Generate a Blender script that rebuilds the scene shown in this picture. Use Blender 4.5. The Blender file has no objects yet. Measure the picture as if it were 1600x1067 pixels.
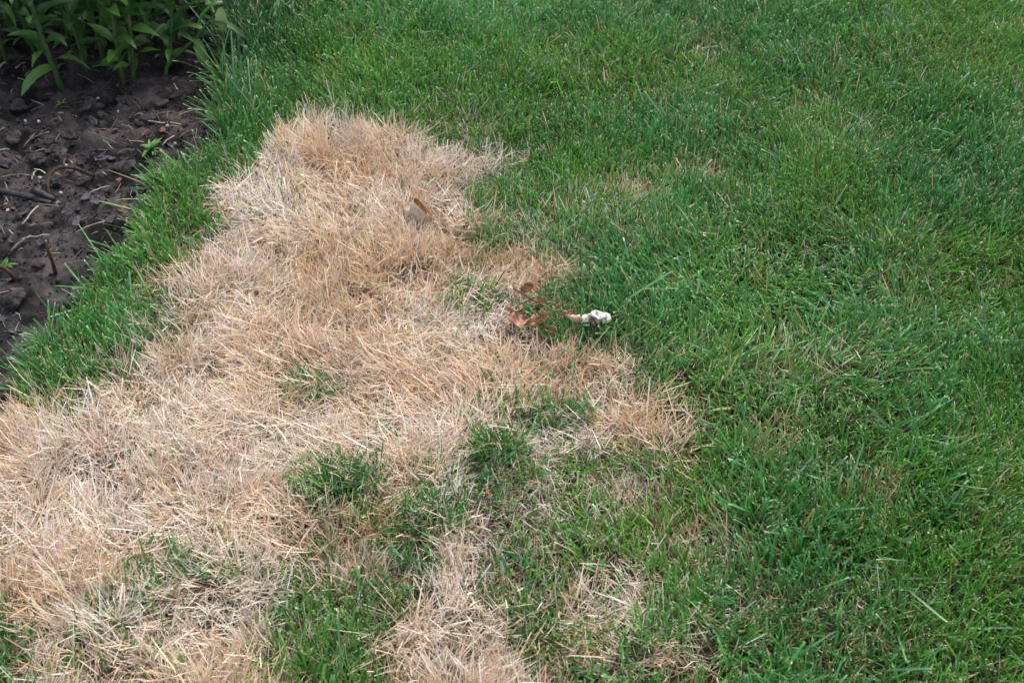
import bpy, bmesh, math, random
import numpy as np
from mathutils import Vector, Matrix, Euler

R = math.radians
rng = np.random.default_rng(11)
random.seed(7)
scene = bpy.context.scene
COL = scene.collection

# ------------------------------------------------------------------ camera, sky, sun, exposure
CAM_H, PITCH, HFOV = 1.25, R(43.0), R(48.0)
cam_d = bpy.data.cameras.new('camera')
cam = bpy.data.objects.new('camera', cam_d); COL.objects.link(cam)
cam.location = (0, 0, CAM_H); cam.rotation_euler = (math.pi/2 - PITCH, 0, 0)
cam_d.sensor_width = 36; cam_d.angle = HFOV
cam_d.clip_start = 0.05; cam_d.clip_end = 500
cam_d.dof.use_dof = True; cam_d.dof.focus_distance = 1.85; cam_d.dof.aperture_fstop = 9.0
scene.camera = cam

SUN_EL, SUN_ROT = R(58), R(25)
world = bpy.data.worlds.new('World'); scene.world = world; world.use_nodes = True
wn = world.node_tree.nodes; wl = world.node_tree.links; wn.clear()
sky = wn.new('ShaderNodeTexSky'); sky.sky_type = 'NISHITA'; sky.sun_disc = False
sky.sun_elevation = SUN_EL; sky.sun_rotation = SUN_ROT; sky.dust_density = 3.0; sky.air_density = 1.0
hs = wn.new('ShaderNodeHueSaturation'); hs.inputs['Saturation'].default_value = 0.55
bg = wn.new('ShaderNodeBackground'); bg.inputs['Strength'].default_value = 0.15
wo = wn.new('ShaderNodeOutputWorld')
wl.new(sky.outputs[0], hs.inputs['Color']); wl.new(hs.outputs[0], bg.inputs['Color']); wl.new(bg.outputs[0], wo.inputs['Surface'])
sun_d = bpy.data.lights.new('sun', 'SUN'); sun_d.energy = 1.5; sun_d.angle = R(30); sun_d.color = (1.0, 0.98, 0.96)
sun = bpy.data.objects.new('sun', sun_d); COL.objects.link(sun)
sd_ = Vector((math.sin(SUN_ROT)*math.cos(SUN_EL), math.cos(SUN_ROT)*math.cos(SUN_EL), math.sin(SUN_EL)))
sun.rotation_euler = sd_.to_track_quat('Z', 'Y').to_euler(); sun.location = (0, 0, 5)
vs = scene.view_settings
vs.view_transform = 'Standard'; vs.look = 'None'; vs.gamma = 1.0; vs.use_curve_mapping = False
vs.exposure = 1.1

# ------------------------------------------------------------------ helpers
def noise(x, y, s, seed=0):
    """smooth value noise, cell size s metres, range about -1..1"""
    g = np.random.default_rng(1000+seed).random((256, 256))*2-1
    u, v = x/s+100.37, y/s+77.11
    i, j = np.floor(u).astype(int), np.floor(v).astype(int)
    a, b = u-i, v-j; a = a*a*(3-2*a); b = b*b*(3-2*b)
    i0, i1, j0, j1 = i % 256, (i+1) % 256, j % 256, (j+1) % 256
    return (g[i0, j0]*(1-a)+g[i1, j0]*a)*(1-b)+(g[i0, j1]*(1-a)+g[i1, j1]*a)*b
def fbm(x, y, s, seed=0, oct=4):
    t, amp = 0, 1
    for k in range(oct):
        t = t+amp*noise(x, y, s/2**k, seed+k*13); amp *= .5
    return t
FPX = 800/math.tan(HFOV/2)
def plane_pt(px, py, z=0.0):
    """a spot of the photograph on level ground, in metres"""
    dx, dy = (px-800)/FPX, -(py-533.5)/FPX
    d = np.array([dx, math.cos(PITCH)+dy*math.sin(PITCH), -math.sin(PITCH)+dy*math.cos(PITCH)])
    t = (z-CAM_H)/d[2]
    return np.array([0, 0, CAM_H])+d*t
def poly(pts, z=.028): return np.array([plane_pt(*p, z)[:2] for p in pts])   # outlines are seen at the height of the turf
def sdist(P, pg):
    """signed distance to polygon, positive inside"""
    x, y = P[:, 0], P[:, 1]
    best = np.full(len(P), 1e9); ins = np.zeros(len(P), bool)
    n = len(pg)
    for k in range(n):
        a, b = pg[k], pg[(k+1) % n]; e = b-a
        wx, wy = x-a[0], y-a[1]
        t = np.clip((wx*e[0]+wy*e[1])/(e@e+1e-12), 0, 1)
        best = np.minimum(best, (wx-t*e[0])**2+(wy-t*e[1])**2)
        c = ((a[1] <= y) & (b[1] > y)) | ((b[1] <= y) & (a[1] > y))
        ins ^= c & (x < a[0]+(y-a[1])/(e[1] if abs(e[1]) > 1e-12 else 1e-12)*e[0])
    return np.where(ins, 1, -1)*np.sqrt(best)
def sstep(a, b, x):
    t = np.clip((x-a)/(b-a), 0, 1); return t*t*(3-2*t)

BED = poly([(-300, 790), (-60, 670), (0, 628), (45, 530), (114, 450), (180, 402), (222, 366), (246, 318), (262, 278), (320, 226), (340, 194),
            (335, 155), (340, 108), (360, 62), (382, 0), (395, -120), (330, -330), (-600, -330), (-900, 100), (-700, 500)])
DEAD = poly([(470, 165), (520, 172), (560, 198), (640, 214), (745, 212), (775, 235), (735, 262), (765, 315), (800, 350), (870, 372), (908, 405),
             (900, 440), (868, 462), (846, 478), (848, 502), (868, 518), (900, 545), (960, 575), (1015, 612), (1048, 660), (1046, 694), (1005, 722),
             (960, 730), (925, 695), (870, 680), (835, 710), (750, 722), (735, 750), (795, 765), (830, 800), (825, 845), (785, 880), (775, 930),
             (790, 975), (830, 1010), (860, 1120), (625, 1120), (622, 1000), (620, 900), (640, 860), (635, 850), (600, 862), (525, 872), (485, 925),
             (440, 955), (415, 985), (415, 1030), (460, 1120), (90, 1110), (70, 1000), (40, 930), (-60, 880), (-260, 820), (-260, 660), (0, 645),
             (100, 635), (180, 575), (255, 505), (245, 445), (305, 395), (345, 310), (385, 250), (435, 222)])

def gz(x, y, bed_sd=None):
    """height of the soil under everything (lawn and bed)"""
    x = np.atleast_1d(np.asarray(x, float)); y = np.atleast_1d(np.asarray(y, float))
    if bed_sd is None: bed_sd = sdist(np.c_[x, y], BED)
    base = .014*noise(x, y, .45, 1)+.007*noise(x, y, .13, 2)
    inb = sstep(-.01, .06, bed_sd)
    cl = fbm(x, y, .09, 20, 4)
    rid = 1-np.abs(noise(x, y, .05, 31))
    soil = -.022+.015*cl+.012*(rid**2-.4)+.007*fbm(x, y, .018, 40, 2)
    return base*(1-inb*.5)+inb*soil
def on_ground(px, py):
    p = plane_pt(px, py, 0)
    for _ in range(6): p = plane_pt(px, py, float(gz(p[0], p[1])[0]))
    return p
def above(px, py, h):
    """foot point of a thing that is seen at height h over the ground"""
    p = plane_pt(px, py, h)
    for _ in range(6): g = float(gz(p[0], p[1])[0]); p = plane_pt(px, py, g+h)
    p[2] = g; return p

def new_mat(name):
    m = bpy.data.materials.new(name); m.use_nodes = True
    n = m.node_tree.nodes; b = n['Principled BSDF']
    return m, n, m.node_tree.links, b
def simple_mat(name, c1, c2, scale=40, rough=.8, spec=.3, bump=0.0, bscale=200, detail=6, c3=None, sss=0):
    m, n, l, b = new_mat(name)
    tc = n.new('ShaderNodeTexCoord'); nz = n.new('ShaderNodeTexNoise')
    nz.inputs['Scale'].default_value = scale; nz.inputs['Detail'].default_value = detail; nz.inputs['Roughness'].default_value = .65
    l.new(tc.outputs['Object'], nz.inputs['Vector'])
    cr = n.new('ShaderNodeValToRGB'); e = cr.color_ramp.elements
    e[0].position = .35; e[0].color = (*c1, 1); e[1].position = .68; e[1].color = (*c2, 1)
    if c3: k = cr.color_ramp.elements.new(.82); k.color = (*c3, 1)
    l.new(nz.outputs['Fac'], cr.inputs['Fac']); l.new(cr.outputs['Color'], b.inputs['Base Color'])
    b.inputs['Roughness'].default_value = rough; b.inputs['Specular IOR Level'].default_value = spec
    if bump:
        n2 = n.new('ShaderNodeTexNoise'); n2.inputs['Scale'].default_value = bscale; n2.inputs['Detail'].default_value = 5
        l.new(tc.outputs['Object'], n2.inputs['Vector'])
        bp = n.new('ShaderNodeBump'); bp.inputs['Strength'].default_value = bump; bp.inputs['Distance'].default_value = .003
        l.new(n2.outputs['Fac'], bp.inputs['Height']); l.new(bp.outputs[0], b.inputs['Normal'])
    return m
def blade_mat(name, rough, spec, transl):
    """blade colour comes from the blade's own colour attribute"""
    m, n, l, b = new_mat(name)
    at = n.new('ShaderNodeAttribute'); at.attribute_name = 'Col'
    l.new(at.outputs['Color'], b.inputs['Base Color'])
    b.inputs['Roughness'].default_value = rough; b.inputs['Specular IOR Level'].default_value = spec
    tr = n.new('ShaderNodeBsdfTranslucent'); l.new(at.outputs['Color'], tr.inputs['Color'])
    mx = n.new('ShaderNodeMixShader'); mx.inputs[0].default_value = transl
    l.new(b.outputs[0], mx.inputs[1]); l.new(tr.outputs[0], mx.inputs[2])
    l.new(mx.outputs[0], n['Material Output'].inputs['Surface'])
    return m
M_GREEN = blade_mat('green_blade', .38, .40, .34)
M_STRAW = blade_mat('straw_blade', .55, .35, .18)

def tag(o, label=None, cat=None, group=None, kind=None):
    for k, v in (('label', label), ('category', cat), ('group', group), ('kind', kind)):
        if v: o[k] = v
    return o
def link(name, me, mat=None, parent=None):
    o = bpy.data.objects.new(name, me); COL.objects.link(o)
    if mat and me is not None and not me.materials: me.materials.append(mat)
    if parent: o.parent = parent
    return o
def empty(name, loc=(0, 0, 0), rz=0):
    o = bpy.data.objects.new(name, None); COL.objects.link(o); o.location = loc; o.rotation_euler = (0, 0, rz); o.empty_display_size = .02
    return o
def np_mesh(name, V, F, col=None, smooth=False):
    me = bpy.data.meshes.new(name)
    V = np.ascontiguousarray(V, np.float32).reshape(-1, 3); F = np.ascontiguousarray(F, np.int32)
    nf, k = F.shape
    me.vertices.add(len(V)); me.vertices.foreach_set('co', V.ravel())
    me.loops.add(nf*k); me.loops.foreach_set('vertex_index', F.ravel())
    me.polygons.add(nf); me.polygons.foreach_set('loop_start', np.arange(0, nf*k, k, dtype=np.int32))
    me.polygons.foreach_set('use_smooth', np.full(nf, smooth))
    if col is not None:
        a = me.color_attributes.new('Col', 'FLOAT_COLOR', 'POINT')
        c = np.ones((len(V), 4), np.float32); c[:, :3] = col.reshape(-1, 3); a.data.foreach_set('color', c.ravel())
    me.update(calc_edges=True)
    return me
def blades(root, L, W, az, el, bend, curl, roll, cbase, cmid, ctip, pointed, floor=None):
    """many grass blades as strips of three quads; returns verts, faces, colours"""
    N = len(root); T = np.array([0, .42, .9, 1.0])
    pts = [root]; dirs = []
    for k in range(3):
        tm = (T[k]+T[k+1])/2
        e = el-bend*tm; a = az+curl*tm
        d = np.c_[np.cos(e)*np.cos(a), np.cos(e)*np.sin(a), np.sin(e)]
        dirs.append(d); pts.append(pts[-1]+d*(L*(T[k+1]-T[k]))[:, None])
    dirs.append(dirs[-1])
    V = np.empty((N, 8, 3)); C = np.empty((N, 8, 3))
    wf = [np.full(N, .75), np.ones(N), np.where(pointed, .5, .85), np.where(pointed, .08, .62)]
    cols = [cbase, cmid, cmid, ctip]
    for k in range(4):
        d = dirs[k]; a = az+curl*T[k]
        side = np.c_[-np.sin(a), np.cos(a), np.zeros(N)]
        up = np.cross(d, side)
        w = (side*np.cos(roll)[:, None]+up*np.sin(roll)[:, None])*(W*wf[k]*.5)[:, None]
        p = pts[k].copy()
        if k: p[:, 2] = np.maximum(p[:, 2], (root[:, 2] if floor is None else floor)+.003)
        V[:, 2*k] = p-w; V[:, 2*k+1] = p+w
        C[:, 2*k] = cols[k]; C[:, 2*k+1] = cols[k]
    f = np.array([[0, 1, 3, 2], [2, 3, 5, 4], [4, 5, 7, 6]])
    F = (np.arange(N)[:, None, None]*8+f[None]).reshape(-1, 4)
    return V, F, C
def jit(c, n, s):
    """n copies of a colour with brightness and hue scatter"""
    c = np.broadcast_to(np.asarray(c, float), (n, 3)).copy()
    c *= np.exp(rng.normal(0, s, n))[:, None]*np.exp(rng.normal(0, s*.35, (n, 3)))
    return np.clip(c, 0, .85)
def mixc(a, b, t): return a*(1-t)[:, None]+b*t[:, None]

# ------------------------------------------------------------------ the setting: ground sheet and soil bed
def grid(xs, ys, z):
    X, Y = np.meshgrid(xs, ys, indexing='ij'); V = np.stack([X, Y, z(X.ravel(), Y.ravel()).reshape(X.shape)], -1).reshape(-1, 3)
    nx, ny = len(xs), len(ys); I = np.arange(nx*ny).reshape(nx, ny)
    F = np.stack([I[:-1, :-1], I[1:, :-1], I[1:, 1:], I[:-1, 1:]], -1).reshape(-1, 4)
    return V, F
def spread(a, b, st, far):
    core = np.arange(a, b+1e-6, st); out = np.cumsum(st*1.35**np.arange(1, 40)); out = out[out < far]
    return np.concatenate([(a-out)[::-1], core, b+out])
def ground_z(x, y):
    s = sdist(np.c_[x, y], BED)
    return (.014*noise(x, y, .45, 1)+.007*noise(x, y, .13, 2))-.07*sstep(0, .05, s)-.004
M_GROUND = simple_mat('thatch_soil', (.022, .017, .012), (.075, .055, .035), 60, .95, .1, .6, 300, c3=(.13, .10, .065))
gn, gl = M_GROUND.node_tree.nodes, M_GROUND.node_tree.links
ga = gn.new('ShaderNodeAttribute'); ga.attribute_name = 'Col'; gm = gn.new('ShaderNodeMix'); gm.data_type = 'RGBA'; gm.blend_type = 'MULTIPLY'; gm.inputs[0].default_value = 1
gc = gn['Color Ramp'] if 'Color Ramp' in gn else [q for q in gn if q.type == 'VALTORGB'][0]
gl.new(gc.outputs[0], gm.inputs[6]); gl.new(ga.outputs['Color'], gm.inputs[7]); gl.new(gm.outputs[2], gn['Principled BSDF'].inputs['Base Color'])
V, F = grid(spread(-2.2, 2.2, .02, 60), spread(.1, 3.9, .02, 60), ground_z)
gk = sstep(-.03, .03, sdist(V[:, :2], DEAD))[:, None]
tag(link('ground', np_mesh('ground', V, F, 1+gk*np.array([[.9, .7, .55]]), smooth=True), M_GROUND), 'dark thatchy ground under the lawn', kind='structure')

m, n, l, b = new_mat('bed_soil')
tc = n.new('ShaderNodeTexCoord')
def tex(scale, det=6, ro=.6):
    t = n.new('ShaderNodeTexNoise'); t.inputs['Scale'].default_value = scale; t.inputs['Detail'].default_value = det; t.inputs['Roughness'].default_value = ro
    l.new(tc.outputs['Object'], t.inputs['Vector']); return t
t1, t2, t3 = tex(13), tex(70, 8, .7), tex(420, 4, .7)
r1 = n.new('ShaderNodeValToRGB'); e = r1.color_ramp.elements
e[0].position = .42; e[0].color = (.009, .008, .010, 1); e[1].position = .60; e[1].color = (.090, .077, .078, 1)
l.new(t1.outputs['Fac'], r1.inputs['Fac'])
r2 = n.new('ShaderNodeValToRGB'); e = r2.color_ramp.elements
e[0].position = .3; e[0].color = (.35, .33, .36, 1); e[1].position = .7; e[1].color = (1.25, 1.15, 1.08, 1)
l.new(t2.outputs['Fac'], r2.inputs['Fac'])
mm = n.new('ShaderNodeMix'); mm.data_type = 'RGBA'; mm.blend_type = 'MULTIPLY'; mm.inputs[0].default_value = 1
l.new(r1.outputs[0], mm.inputs[6]); l.new(r2.outputs[0], mm.inputs[7]); l.new(mm.outputs[2], b.inputs['Base Color'])
b.inputs['Roughness'].default_value = .85; b.inputs['Specular IOR Level'].default_value = .25
ad = n.new('ShaderNodeMath'); ad.operation = 'ADD'; l.new(t2.outputs['Fac'], ad.inputs[0]); l.new(t3.outputs['Fac'], ad.inputs[1])
bp = n.new('ShaderNodeBump'); bp.inputs['Strength'].default_value = .9; bp.inputs['Distance'].default_value = .004
l.new(ad.outputs[0], bp.inputs['Height']); l.new(bp.outputs[0], b.inputs['Normal'])
M_SOIL = m
V, F = grid(np.arange(-2.5, -.45, .0055), np.arange(.75, 3.6, .0055), lambda x, y: np.zeros_like(x))
s = sdist(V[:, :2], BED); V[:, 2] = gz(V[:, 0], V[:, 1], s)
keep = (s > -.03); V[:, 2] -= .03*sstep(0, .03, -s)
F = F[keep[F].all(1)]; used = np.unique(F); remap = np.zeros(len(V), int); remap[used] = np.arange(len(used))
tag(link('soil_bed', np_mesh('soil_bed', V[used], remap[F], smooth=True), M_SOIL), 'dark lumpy bare soil of the planting bed', kind='structure')

# ------------------------------------------------------------------ lawn, straw and border grass
# green tufts that survive inside the dead patch: photo spot, radii in px, blade count, label
TUFTS = [
 ((528, 748), 62, 28, 950, 'largest thick green grass tuft surviving in the straw, left of centre bottom'),
 ((775, 688), 42, 20, 230, 'dark green grass tuft at the lower right edge of the straw patch'),
 ((868, 640), 48, 24, 190, 'loose green grass tuft just below the twig side of the straw patch'),
 ((770, 368), 24, 30, 260, 'narrow upright green grass tuft above the twig, right of the cupped leaf'),
 ((732, 455), 36, 24, 150, 'thin green grass tuft left of the dry twig'),
 ((485, 597), 48, 18, 95, 'sparse green grass sprig in the middle of the flattened straw'),
 ((325, 872), 70, 28, 130, 'ragged green grass tuft in the straw near the bottom left'),
 ((680, 800), 40, 26, 330, 'dark green grass tuft left of the narrow straw strip'),
 ((195, 925), 50, 50, 100, 'faint thin green grass tuft between straw at the bottom left corner'),
]
def frac_dead(P, sdD):
    """share of dry blades at each spot"""
    x, y = P[:, 0], P[:, 1]
    e = sdD+.042*fbm(x, y, .10, 60, 4)
    d = np.maximum(sstep(-.035, .032, e)*.985, .5*sstep(-.13, -.005, e))
    mixed = .12+.14*sstep(.1, .9, noise(x, y, .16, 63)*.5+.5)
    # thin, half-dry turf below and right of the patch
    def blob(px, py, rx, ry, a):
        c = plane_pt(px, py, .025)[:2]; ax = abs(plane_pt(px+rx, py, .025)[0]-c[0]); ay = abs(plane_pt(px, py-ry)[1]-plane_pt(px, py+ry)[1])/2
        q = ((x-c[0])/ax)**2+((y-c[1])/ay)**2
        return a*np.exp(-q*1.1)*(1+.7*noise(x, y, .06, 66))
    for bl in ((1000, 840, 240, 200, .24), (985, 745, 130, 40, .28), (560, 900, 90, 90, .2), (1140, 838, 80, 30, .8), (945, 925, 55, 45, .85), (1205, 672, 42, 34, .7), (1105, 258, 50, 24, .65),
               (985, 280, 60, 26, .55), (1390, 750, 50, 32, .6), (1040, 1030, 110, 36, .6), (1290, 960, 260, 110, .20), (1300, 190, 200, 60, .10), (830, 420, 110, 60, .25),
               (1050, 500, 60, 120, .14), (880, 760, 80, 60, .22), (560, 860, 90, 60, .3), (430, 1000, 50, 60, .2), (960, 330, 150, 60, .12), (720, 190, 90, 20, .3),
               (330, 250, 60, 30, .15), (230, 420, 60, 30, .12), (600, 470, 1, 1, 0)):
        mixed = mixed+blob(*bl)
    for bl in ((560, 850, 90, 50, .6), (330, 872, 80, 26, .2), (205, 925, 50, 50, .22), (430, 905, 80, 50, .3), (850, 645, 70, 30, .5), (700, 755, 50, 30, .35), (735, 455, 50, 22, .15), (870, 488, 36, 22, .25),
               (110, 1010, 60, 60, .35), (490, 598, 50, 20, .25), (250, 1000, 60, 40, .2)):
        d = d*(1-np.clip(blob(*bl), 0, .8))                # living grass coming back through the straw
    return np.maximum(d, np.clip(mixed, 0, .85))

def lawn():
    X0, X1, Y0, Y1 = -1.75, 1.75, .42, 3.15
    n = 1_180_000
    P = np.c_[rng.uniform(X0, X1, n), rng.uniform(Y0, Y1, n)]
    # the dry blades are finer and stand closer, so the patch gets a second sowing
    E = np.c_[rng.uniform(DEAD[:, 0].min(), DEAD[:, 0].max(), 330_000), rng.uniform(.6, DEAD[:, 1].max(), 330_000)]
    eE = sdist(E, DEAD)+.042*fbm(E[:, 0], E[:, 1], .10, 60, 4); E = E[rng.random(len(E)) < sstep(-.015, .07, eE)]; P = np.concatenate([P, E]); n = len(P)
    # full density in and around what the picture shows, thinner beyond
    depth = P[:, 1]*math.cos(PITCH)+CAM_H*math.sin(PITCH)
    halfw = depth*math.tan(HFOV/2)+.12
    inside = (np.abs(P[:, 0]) < halfw) & (P[:, 1] > .64) & (P[:, 1] < 2.75)
    sdB = sdist(P, BED); x, y = P[:, 0], P[:, 1]
    tall0 = 0
    dens = np.where(inside, .52+.25*noise(x, y, .05, 70)+.18*noise(x, y, .018, 71), .14)
    for px, py, rx, ry in ((661, 340, 26, 22), (640, 334, 12, 12), (845, 480, 44, 16), (932, 504, 26, 16)):
        c = plane_pt(px, py, .02)[:2]; ax = abs(plane_pt(px+rx, py, .02)[0]-c[0]); ay = abs(plane_pt(px, py-ry, .02)[1]-plane_pt(px, py+ry, .02)[1])/2
        dens = dens*np.where(((x-c[0])/ax)**2+((y-c[1]+.012)/ay)**2 < 1, .5, 1)
    for (px, py), rx, ry, cnt, _ in TUFTS:                # the living tufts crowd the straw out
        if cnt > 140:
            c = plane_pt(px, py, .022)[:2]; ax = abs(plane_pt(px+rx, py, .022)[0]-c[0]); ay = abs(plane_pt(px, py-ry, .022)[1]-plane_pt(px, py+ry, .022)[1])/2
            dens = dens*(1-.8*np.exp(-.9*(((x-c[0])/ax)**2+((y-c[1]+.01)/ay)**2)))
    hol = plane_pt(1260, 545, .02)[:2]; dens = dens*(1-.5*np.exp(-(((x-hol[0])/.18)**2+((y-hol[1])/.11)**2)))
    keep = (rng.random(n) < dens) & (sdB < .004+.022*noise(x, y, .06, 72)+.012*noise(x, y, .02, 73))
    P, sdB, inside = P[keep], sdB[keep], inside[keep]; x, y = P[:, 0], P[:, 1]; n = len(P)
    sdD = sdist(P, DEAD)
    d = frac_dead(P, sdD)
    dead = rng.random(n) < d
    in_patch = (sdD+.042*fbm(x, y, .10, 60, 4)) > 0
    # thin out the patch (dry blades are longer, lie flat)
    gap = noise(x, y, .06, 80)*.7+noise(x, y, .028, 81)*.7
    pit = sstep(.10, .42, noise(x, y, .075, 84)*.75+noise(x, y, .03, 85)*.45)     # bare hollows between the dry clumps
    k2 = ~in_patch | (rng.random(n) < (1.0+.6*gap)*(1-.62*pit))
    P, sdB, sdD, dead, in_patch, inside = [a[k2] for a in (P, sdB, sdD, dead, in_patch, inside)]
    x, y = P[:, 0], P[:, 1]; n = len(P)
    z = gz(x, y, np.minimum(sdB, -.02))
    root = np.c_[x, y, z-.004]
    u = lambda a, b: rng.uniform(a, b, n)
    # zones
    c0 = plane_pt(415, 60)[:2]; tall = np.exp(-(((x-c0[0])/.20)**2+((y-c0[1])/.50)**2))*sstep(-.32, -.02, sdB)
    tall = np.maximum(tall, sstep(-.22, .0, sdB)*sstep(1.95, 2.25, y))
    edge = sstep(-.035, .0, sdB)                       # blades hanging over the soil
    flat0 = plane_pt(1250, 480)[:2]; flat = np.exp(-(((x-flat0[0])/.28)**2+((y-flat0[1])/.22)**2))
    flow = 2.2*math.pi*noise(x, y, .30, 90)+1.2*noise(x, y, .08, 91)
    # green
    blue = np.clip(.38+.55*noise(x, y, .22, 92)+rng.normal(0, .28, n), 0, 1)        # bluegrass against yellow-green turf
    L = (.036+.009*noise(x, y, .12, 93))*np.exp(rng.normal(0, .22, n))
    blue = np.clip(blue+.8*tall, 0, 1)  # bluer grass beside the plants, partly standing in for their shade
    L = L*(1+.25*(blue > .75))*(1-.28*sstep(-.10, -.01, sdD))*(1-.25*sstep(-.10, -.01, sdB)*(1-tall))+tall*.065*rng.random(n)+edge*(.015*rng.random(n)+.05*rng.random(n)*(rng.random(n) < .15))
    W = .0021*np.exp(rng.normal(0, .22, n))*(1+.25*blue)
    az = np.where(rng.random(n) < .35+.4*flat, flow+rng.normal(0, .5, n), u(-math.pi, math.pi))
    el = np.clip(rng.normal(1.22, .24, n)-.6*flat*rng.random(n), .2, 1.55)
    bend = np.abs(rng.normal(.25, .3, n))+.6*(rng.random(n) < .12)+.4*flat+.15*tall
    loose = (rng.random(n) < .022) & inside            # long blades the mower laid over
    L = np.where(loose, L*1.75, L); W = np.where(loose, W*1.25, W); el = np.where(loose, rng.uniform(.25, .9, n), el)
    curl = rng.normal(0, .25, n); roll = u(-1.0, 1.0)
    toward = math.pi*1.02+rng.normal(0, .7, n)          # over the soil the border leans out
    lean = rng.random(n) < edge*.75*(1-.7*tall)
    el = np.where(tall > .3, np.clip(rng.normal(1.32, .16, n), .6, 1.55), el)
    az = np.where(lean, toward, az); el = np.where(lean, el-.35*rng.random(n), el)
    g1 = np.array([.102, .272, .032]); g2 = np.array([.056, .212, .060])
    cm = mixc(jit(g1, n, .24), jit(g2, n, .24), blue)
    cm *= (1+.16*noise(x, y, .35, 95)+.10*noise(x, y, .1, 94)-.5*tall)[:, None]  # blade colour darkened in the tall zone to imitate shade from the foliage
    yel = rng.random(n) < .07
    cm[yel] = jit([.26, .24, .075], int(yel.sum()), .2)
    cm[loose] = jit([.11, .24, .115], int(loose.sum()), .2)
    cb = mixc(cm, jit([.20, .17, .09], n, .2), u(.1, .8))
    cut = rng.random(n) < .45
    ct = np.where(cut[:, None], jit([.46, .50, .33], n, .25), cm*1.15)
    pointed = ~cut & (rng.random(n) < .8)
    # dry
    D = dead
    mat_ = sstep(.02, .14, sdD)                          # deep in the patch the straw is matted
    nD = n
    Ld = (.0335+.010*noise(x, y, .09, 96)+.004*noise(x, y, .055, 110))*np.exp(rng.normal(0, .28, nD))
    Wd = .00115*np.exp(rng.normal(0, .28, nD))
    broad = rng.random(nD) < .03; Wd = np.where(broad, Wd*1.5, Wd); Ld = np.where(broad, Ld*1.25, Ld)
    # blades fan out from the crowns of their clumps
    gx = noise(x+.006, y, .055, 110)-noise(x-.006, y, .055, 110); gy = noise(x, y+.006, .055, 110)-noise(x, y-.006, .055, 110)
    fan = np.arctan2(-gy, -gx)
    pick = rng.random(nD)
    azd = np.where(pick < .42, fan+rng.normal(0, .6, nD), np.where(pick < .68, flow+rng.normal(0, .45, nD), u(-math.pi, math.pi)))
    upright = sstep(-.3, .6, noise(x, y, .12, 97)+.25*noise(x, y, .04, 98)-.55*mat_+.35)
    eld = np.clip(rng.normal(.44, .36, nD)+.42*upright, .04, 1.5)
    bendd = rng.normal(.12, .28, nD)
    curld = rng.normal(0, .22, nD)
    tone = noise(x, y, .14, 99)*.5+noise(x, y, .04, 100)*.35+rng.normal(.12, .42, nD)
    pale = jit([.74, .655, .57], nD, .15); tan_ = jit([.66, .49, .335], nD, .17); org = jit([.57, .385, .22], nD, .2)
    cd = np.where((tone < 0)[:, None], mixc(tan_, org, np.clip(-tone*1.3, 0, 1)), mixc(tan_, pale, np.clip(tone*1.5, 0, 1)))
    cmD = cd; cbD = cd*.95; ctD = np.clip(cd*1.1, 0, .8)
    # short dry blades mixed in living turf stand with it
    turf = D & ~in_patch
    Ld = np.where(turf, Ld*.8, Ld); eld = np.where(turf, np.clip(eld+.25, .1, 1.4), eld)
    L = np.where(D, Ld, L); W = np.where(D, Wd, W); az = np.where(D, azd, az); el = np.where(D, eld, el)
    bend = np.where(D, bendd, bend); curl = np.where(D, curld, curl)
    cm = np.where(D[:, None], cmD, cm); cb = np.where(D[:, None], cbD, cb); ct = np.where(D[:, None], ctD, ct)
    pointed = np.where(D, rng.random(n) < .75, pointed)
    W = np.where(inside, W, W*2.0)
    lift = np.where(D & in_patch, np.abs(rng.normal(0, .006, n))+.009*np.maximum(noise(x, y, .07, 86), 0), 0); root[:, 2] += lift
    border = (sdB > -.12-.03*noise(x, y, .1, 101)) & (y < 2.02)
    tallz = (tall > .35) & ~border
    groups = [('dead_grass', in_patch, 'matted straw-coloured dead grass of the large brown patch', 'dead grass'),
              ('border_grass', ~in_patch & border, 'strip of green grass between the dark soil and the straw patch', 'grass'),
              ('tall_grass', ~in_patch & tallz & ~border, 'longer green grass beside the leafy plants, coloured darker for their shade', 'grass'),
              ('lawn_grass', ~in_patch & ~border & ~tallz, 'mown green lawn grass around the dead patch', 'grass')]
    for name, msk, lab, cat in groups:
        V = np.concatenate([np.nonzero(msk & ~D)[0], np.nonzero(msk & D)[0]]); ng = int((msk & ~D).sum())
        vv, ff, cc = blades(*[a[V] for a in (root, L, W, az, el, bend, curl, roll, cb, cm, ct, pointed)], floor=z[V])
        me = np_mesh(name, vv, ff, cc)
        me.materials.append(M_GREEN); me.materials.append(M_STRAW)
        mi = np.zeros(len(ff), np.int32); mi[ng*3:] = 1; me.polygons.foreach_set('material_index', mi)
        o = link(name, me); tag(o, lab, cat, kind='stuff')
        print(name, len(V))
lawn()
def thatch():
    """flat brown litter between the crowns of the dead grass"""
    n = 60_000; P = np.c_[rng.uniform(DEAD[:, 0].min(), DEAD[:, 0].max(), n), rng.uniform(.6, DEAD[:, 1].max(), n)]
    P = P[(sdist(P, DEAD) > -.05) & (sdist(P, BED) < -.01)]; n = len(P); z = gz(P[:, 0], P[:, 1], np.full(n, -.02))
    c = jit([.24, .175, .12], n, .38)
    V, F, C = blades(np.c_[P, z+rng.uniform(.0, .006, n)], rng.uniform(.008, .030, n), rng.uniform(.0009, .002, n), rng.uniform(-3.2, 3.2, n), rng.normal(.12, .2, n), rng.normal(.15, .3, n), rng.normal(0, .5, n), rng.uniform(-.6, .6, n), c, c, c, rng.random(n) < .5, floor=z)
    tag(link('thatch', np_mesh('thatch', V, F, C), M_STRAW), 'brown broken thatch lying between the dead grass', 'thatch', kind='stuff')
thatch()

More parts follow.
